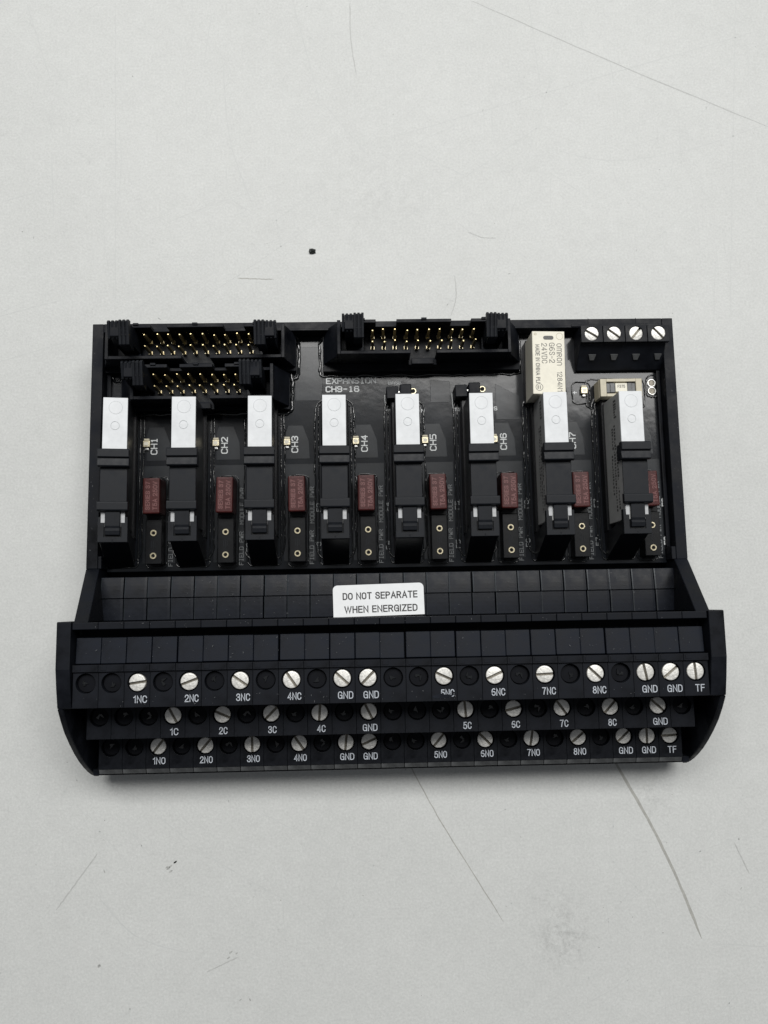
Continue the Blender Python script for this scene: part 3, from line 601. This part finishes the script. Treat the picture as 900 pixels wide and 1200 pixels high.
# ------------------------------------------------------------------ ribbon cable headers
pin_me = MB().box(-.3,.3,-.3,.3,0,5.2).add([(-.3,-.3,5.2),(.3,-.3,5.2),(.3,.3,5.2),(-.3,.3,5.2),(-.12,-.12,6.0),(.12,-.12,6.0),(.12,.12,6.0),(-.12,.12,6.0)], [(0,1,5,4),(1,2,6,5),(2,3,7,6),(3,0,4,7),(4,5,6,7)]).box(-.42,.42,-.36,.36,0,1.3,1).mesh('contact_pin', ['gold','brass'])
def latch(parent, x, y, sg, z=24.5):
    """ribbed ejector latch, sg=+1 when the grip leans towards +x"""
    mb = MB(); mb.prismx([(y-2.4, z-11), (y-2.4, z-3.2), (y-1.6, z-0.2), (y+1.3, z), (y+1.8, z-0.6), (y+1.8, z-11)], x-1.9*1, x+1.9)
    mb.prismx([(y-3.6, z-4.5), (y-3.4, z-.6), (y+1.5, z+.35), (y+1.9, z-.4), (y+1.6, z-4.5)], x+sg*1.0-.95, x+sg*1.0+.95)
    o = ob('latch', (mb, 'case'), parent, rot=(0,0,0), bevel=0.12)
    for k in range(6):
        xx = x-2.2+k*.84; up = 0.42 if (sg > 0 and k >= 3) or (sg < 0 and k <= 2) else 0.0
        y0_ = y-(3.5 if up else 2.0)
        pr = [(y0_, z-1.4+up), (y0_+.05, z-.75+up), (y+1.4, z+.28+up), (y+1.9, z-.2+up), (y+1.9, z-1.4+up)]
        ob('grip_rib', (MB().prismx(pr, xx-.26, xx+.26), 'clip'), parent, bevel=0.08)
def header(x0, x1, y0, y1, px0, npins, zt, rear, front_gap, base, fy):
    mb = MB(); t_ = 0.75; zf = 12.6
    mb.box(x0, x1, y0, y1, ZP, zf)
    mb.box(x0, x0+t_, y0, y1, zf, zt); mb.box(x1-t_, x1, y0, y1, zf, zt)
    mb.box(x0+t_, front_gap[0], y0, y0+t_, zf, zt); mb.box(front_gap[1], x1-t_, y0, y0+t_, zf, zt); mb.box(front_gap[0], front_gap[1], y0, y0+t_, zf, zf+1.6)
    mb.box(x0+t_, x1-t_, y1-t_, y1, zf, zt-2.6)
    for a, b in rear: mb.box(a, b, y1-t_-.01, y1+.01, zt-2.6, zt+0.15)
    for a, b in rear: mb.box((a+b)/2-.6, (a+b)/2+.6, y1-.3, y1+.25, zt-1, zt+0.45)
    mb.prismz([(base[0], fy), (base[1], fy), (base[1], y1-1.0), (base[0], y1-1.0)], ZP-.2, ZP+1.8)
    h = ob('ribbon_header', (mb, 'case'), root, bevel=0.1)
    # sloping end ears
    for sgn, a, b in ((-1, base[0], x0), (1, base[1], x1)):
        ob('end_ear', (MB().add([(a,y0,ZP+1.5),(a,y1,ZP+1.5),(b+sgn*.02,y1,zt-1.2),(b+sgn*.02,y0,zt-1.2),(b+sgn*.02,y0,ZP+1.5),(b+sgn*.02,y1,ZP+1.5)], [(0,1,2,3),(0,3,4),(1,5,2),(2,5,4,3),(0,4,5,1)]), 'case'), h, bevel=0.1)
    # floor blocks at each end inside the box
    for bx in (px0-5.6, px0+(npins-1)*2.54+2.0): ob('inner_block', (MB().box(bx, bx+3.6, y0+.8, y1-2.4, zf, zf+2.2), 'tile'), h, bevel=0.1)
    ob('header_floor', (MB().box(px0-1.7, px0+(npins-1)*2.54+1.7, y0+.8, y1-.8, zf, zf+.25), 'clip'), h)
    g = ob('key_tab', (MB().box(front_gap[0]+.4, front_gap[1]-.4, y0-1.3, y0-.05, ZP+.5, zt-3.5).box(front_gap[0]-.3, front_gap[1]+.3, y0-1.35, y0-.05, zt-5.8, zt-4.2), 'case'), h, bevel=0.1)
    for r2 in (0, 1):
        for k in range(npins):
            ob('contact_pin', pin_me, h, (px0+k*2.54, (y1-1.95)-r2*2.54, zf-.1), (R(rs.uniform(-2,2)), R(rs.uniform(-2,2)), 0))
    return h
h1 = header(-61.6, -22.2, 54.4, 62.2, -53.2, 10, 19.7, ((-58,-51.7),(-48.1,-35.7),(-31.2,-26)), (-44.8,-38.6), (-64.2,-20.4), 53.6)
h2 = header(-55.9, -24.7, 45.3, 53.1, -51.0, 8, 19.7, ((-54,-47.9),(-45.2,-38.0),(-35.3,-30)), (-44.6,-38.6), (-60.2,-21.8), 44.6)
h3 = header(-10.6, 28.0, 55.0, 62.8, -2.75, 10, 19.7, ((-8,-2.0),(2.6,14.8),(19.2,25)), (5.6,11.4), (-14.2,31.3), 53.3)
latch(h1, -57.1, 59.6, 1); latch(h1, -25.8, 59.3, -1); latch(h2, -54.0, 50.6, 1); latch(h2, -28.9, 50.6, -1); latch(h3, -6.9, 60.6, 1); latch(h3, 24.3, 60.4, -1)

# ------------------------------------------------------------------ four pole power terminal
pt = ob('power_terminal', (MB().prismx([(52.9,ZP-.1),(53.0,ZP+1.2),(58.0,15.6),(58.3,15.9),(61.9,15.9),(61.9,ZP-.1)], 44.5, 64.2), 'case'), root, bevel=0.12)
tp4 = cell4 = MB().plate_hole(-2.45, 2.45, 58.05, 61.9, 15.8, 16.9, 0, 60.05, 1.62, 16.0, mf=1).mesh('terminal_pole', ['case','deep'])
s4 = screw_mesh(1.58)
for k in range(4):
    x = 46.95+k*5.06
    c = ob('terminal_pole', tp4, pt, (x,0,0), bevel=0.06)
    ob('screw', s4, pt, (x, 60.05, 16.75+rs.uniform(-.05,.05)), (R(6), 0, R((-32,-38,50,-48)[k])))
    ob('wire_clamp', (MB().add([(-.8,55.9,13.6),(.9,55.9,13.6),(.55,54.9,12.75),(-.35,54.9,12.75),(-.8,56.1,13.4),(.9,56.1,13.4),(.55,55.1,12.5),(-.35,55.1,12.5)], [(0,1,2,3),(7,6,5,4),(0,4,5,1),(1,5,6,2),(2,6,7,3),(3,7,4,0)]), 'lip'), pt, (x+.6, 0, .75))
# ------------------------------------------------------------------ cream relay
cr = ob('cream_relay', (MB().box(-3.6, 3.6, -7.15, 7.15, -9.4, 0), 'cream'), root, (36.05, 52.35, 20.2), (0, 0, R(-1.2)), bevel=0.15)
for s, w_, h_, x, y in (('OmROn', 5.0, 1.15, 2.35, 1.85), ('1284N1', 4.6, 1.15, 2.35, -4.3), ('G6S-2', 4.6, 1.25, 0.75, 2.2), ('24VDC', 4.6, 1.25, -0.95, 2.1), ('MADE IN CHINA PLI', 8.8, 0.95, -2.45, -0.3)):
    ob('printed_text', text_mesh(s, w_, h_, 'inkg', 0.14), cr, (x, y, 0.012), (0,0,R(-90)), label='grey print reading ' + s)
ob('approval_mark', (MB().ring(-2.2, -5.6, .85, .68, -.05, .02, 24).box(-2.6,-2.4,-6.0,-5.2,-.05,.02).box(-2.1,-1.95,-6.0,-5.2,-.05,.02), 'inkg'), cr)
ob('polarity_bar', (MB().prismz(rrect(-1.15, 1.15, 5.2, 6.1, .44), -.05, .02), 'inkg'), cr); ob('moulded_mark', (MB().ring(2.5, 6.0, .8, .68, -.05, .03, 24), 'creamdk'), cr); ob('moulded_mark', (MB().ring(-2.9, 6.5, .35, .1, -.05, .03, 16), 'creamdk'), cr)
ob('relay_base', (MB().box(-3.75, 3.75, -7.3, 7.3, -9.6, -7.6), 'gloss'), cr, bevel=0.15)
chip_lamp(46.2, 48.4); silk('+', 44.2, 48.1, 1.1, 1.1, 0, .2)
# ------------------------------------------------------------------ cream surface fuse holder
fh = ob('fuse_holder', (MB().box(-4.8, 4.8, -2.1, 2.1, -4.8, -1.1).box(-4.75,-3.35,-2.05,2.05,-1.1,0).box(3.35,4.75,-2.05,2.05,-1.1,0).box(-3.35,3.35,1.35,2.05,-1.1,0).box(-3.35,-.5,-2.05,-1.35,-1.1,0).box(.5,3.35,-2.05,-1.35,-1.1,0), 'creamdk'), root, (53.4, 47.8, 15.6), bevel=0.1)
cf = ob('cartridge_fuse', (MB().box(-1.35, 1.35, -1.0, 1.0, -1.15, .05), 'cream'), fh, bevel=0.1); ob('fuse_clip', (MB().box(-3.3,-1.4,-1.1,1.1,-1.15,-.3).box(1.4,3.3,-1.1,1.1,-1.15,-.3).box(-2.5,-1.4,-1.1,1.1,-.3,-.1).box(1.4,2.5,-1.1,1.1,-.3,-.1), 'lip'), fh, bevel=0.1)
ob('printed_text', text_mesh('F375', 1.7, .7, 'ink', .1), fh, (0, 0.25, 0.062)); ob('solder_end', (MB().box(4.8, 5.5, -1.6, .8, -5.0, -3.6), 'tin'), fh, bevel=0.2)
# ------------------------------------------------------------------ plated holes, jumpers
for x, y, ro in ((62.2, 50.15, .98), (62.2, 48.25, .98)):
    pr = ob('plated_ring', (MB().ring(x, y, ro, .68, ZP-.1, ZP+.28, 24), 'tin'), pcb); ob('plated_hole', (MB().cyl(x, y, .66, ZP-.1, ZP+.12, 20), 'slot'), pcb)
for x, y in ((6.5, 48.9), (22.6, 49.2)):
    ob('plated_ring', (MB().ring(x, y, .8, .42, ZP-.1, ZP+.3, 22), 'brass'), pcb); ob('plated_hole', (MB().cyl(x, y, .4, ZP-.1, ZP+.1, 16), 'deep'), pcb)
for x, y in ((1.6, 47.4), (17.2, 47.6)):
    j = ob('jumper_block', (MB().box(-1.35, 1.35, -1.2, 1.6, 0, 4.2), 'case'), root, (x, y, ZP), (0,0,R(2)), bevel=0.15)
    ob('jumper_cap', (MB().box(1.7, 4.3, -.6, 1.9, 0, 4.6), 'case'), j, bevel=0.2); ob('contact_pin', (MB().box(1.35, 1.75, .2, .6, 0, 3.4), 'tin'), j)
    ob('jumper_outline', (MB().box(-1.75,-1.6,-2.9,.8,-.02,.08).box(-1.6,1.2,-2.9,-2.75,-.02,.08), 'silk'), j)

# ------------------------------------------------------------------ dust specks lying on the black plastic
mb = MB(); rd = random.Random(3)
def speck(x, y, z):
    r0 = rd.choice([.03,.04,.05,.06]); a = rd.uniform(0, 3.14); e = rd.choice([1,1,1,2,4])
    mb.add([(x+math.cos(a)*math.cos(k*1.257)*r0*e-math.sin(a)*math.sin(k*1.257)*r0, y+math.sin(a)*math.cos(k*1.257)*r0*e+math.cos(a)*math.sin(k*1.257)*r0, z) for k in range(5)], [tuple(range(5))])
for i in range(90): speck(rd.uniform(-62,62), rd.uniform(-10,-6), 26.97)
for i in range(110): speck(rd.uniform(-61,61), rd.uniform(-2,6.5), 14.5)
for i in range(70): speck(rd.uniform(-62,62), rd.uniform(-19,-17), 27.79)
for i in range(30): speck(rd.uniform(-62,62), rd.uniform(-3.8,-2.6), 28.98)
for i in range(120): speck(rd.uniform(-62,62), rd.uniform(10,60), 10.62)
for i in range(40): speck(rd.choice([-65.3, 65.6])+rd.uniform(-.7,.7), rd.uniform(12,62), 14.33)
o = ob('dust', (mb, 'dust'), root); o['kind'] = 'stuff'
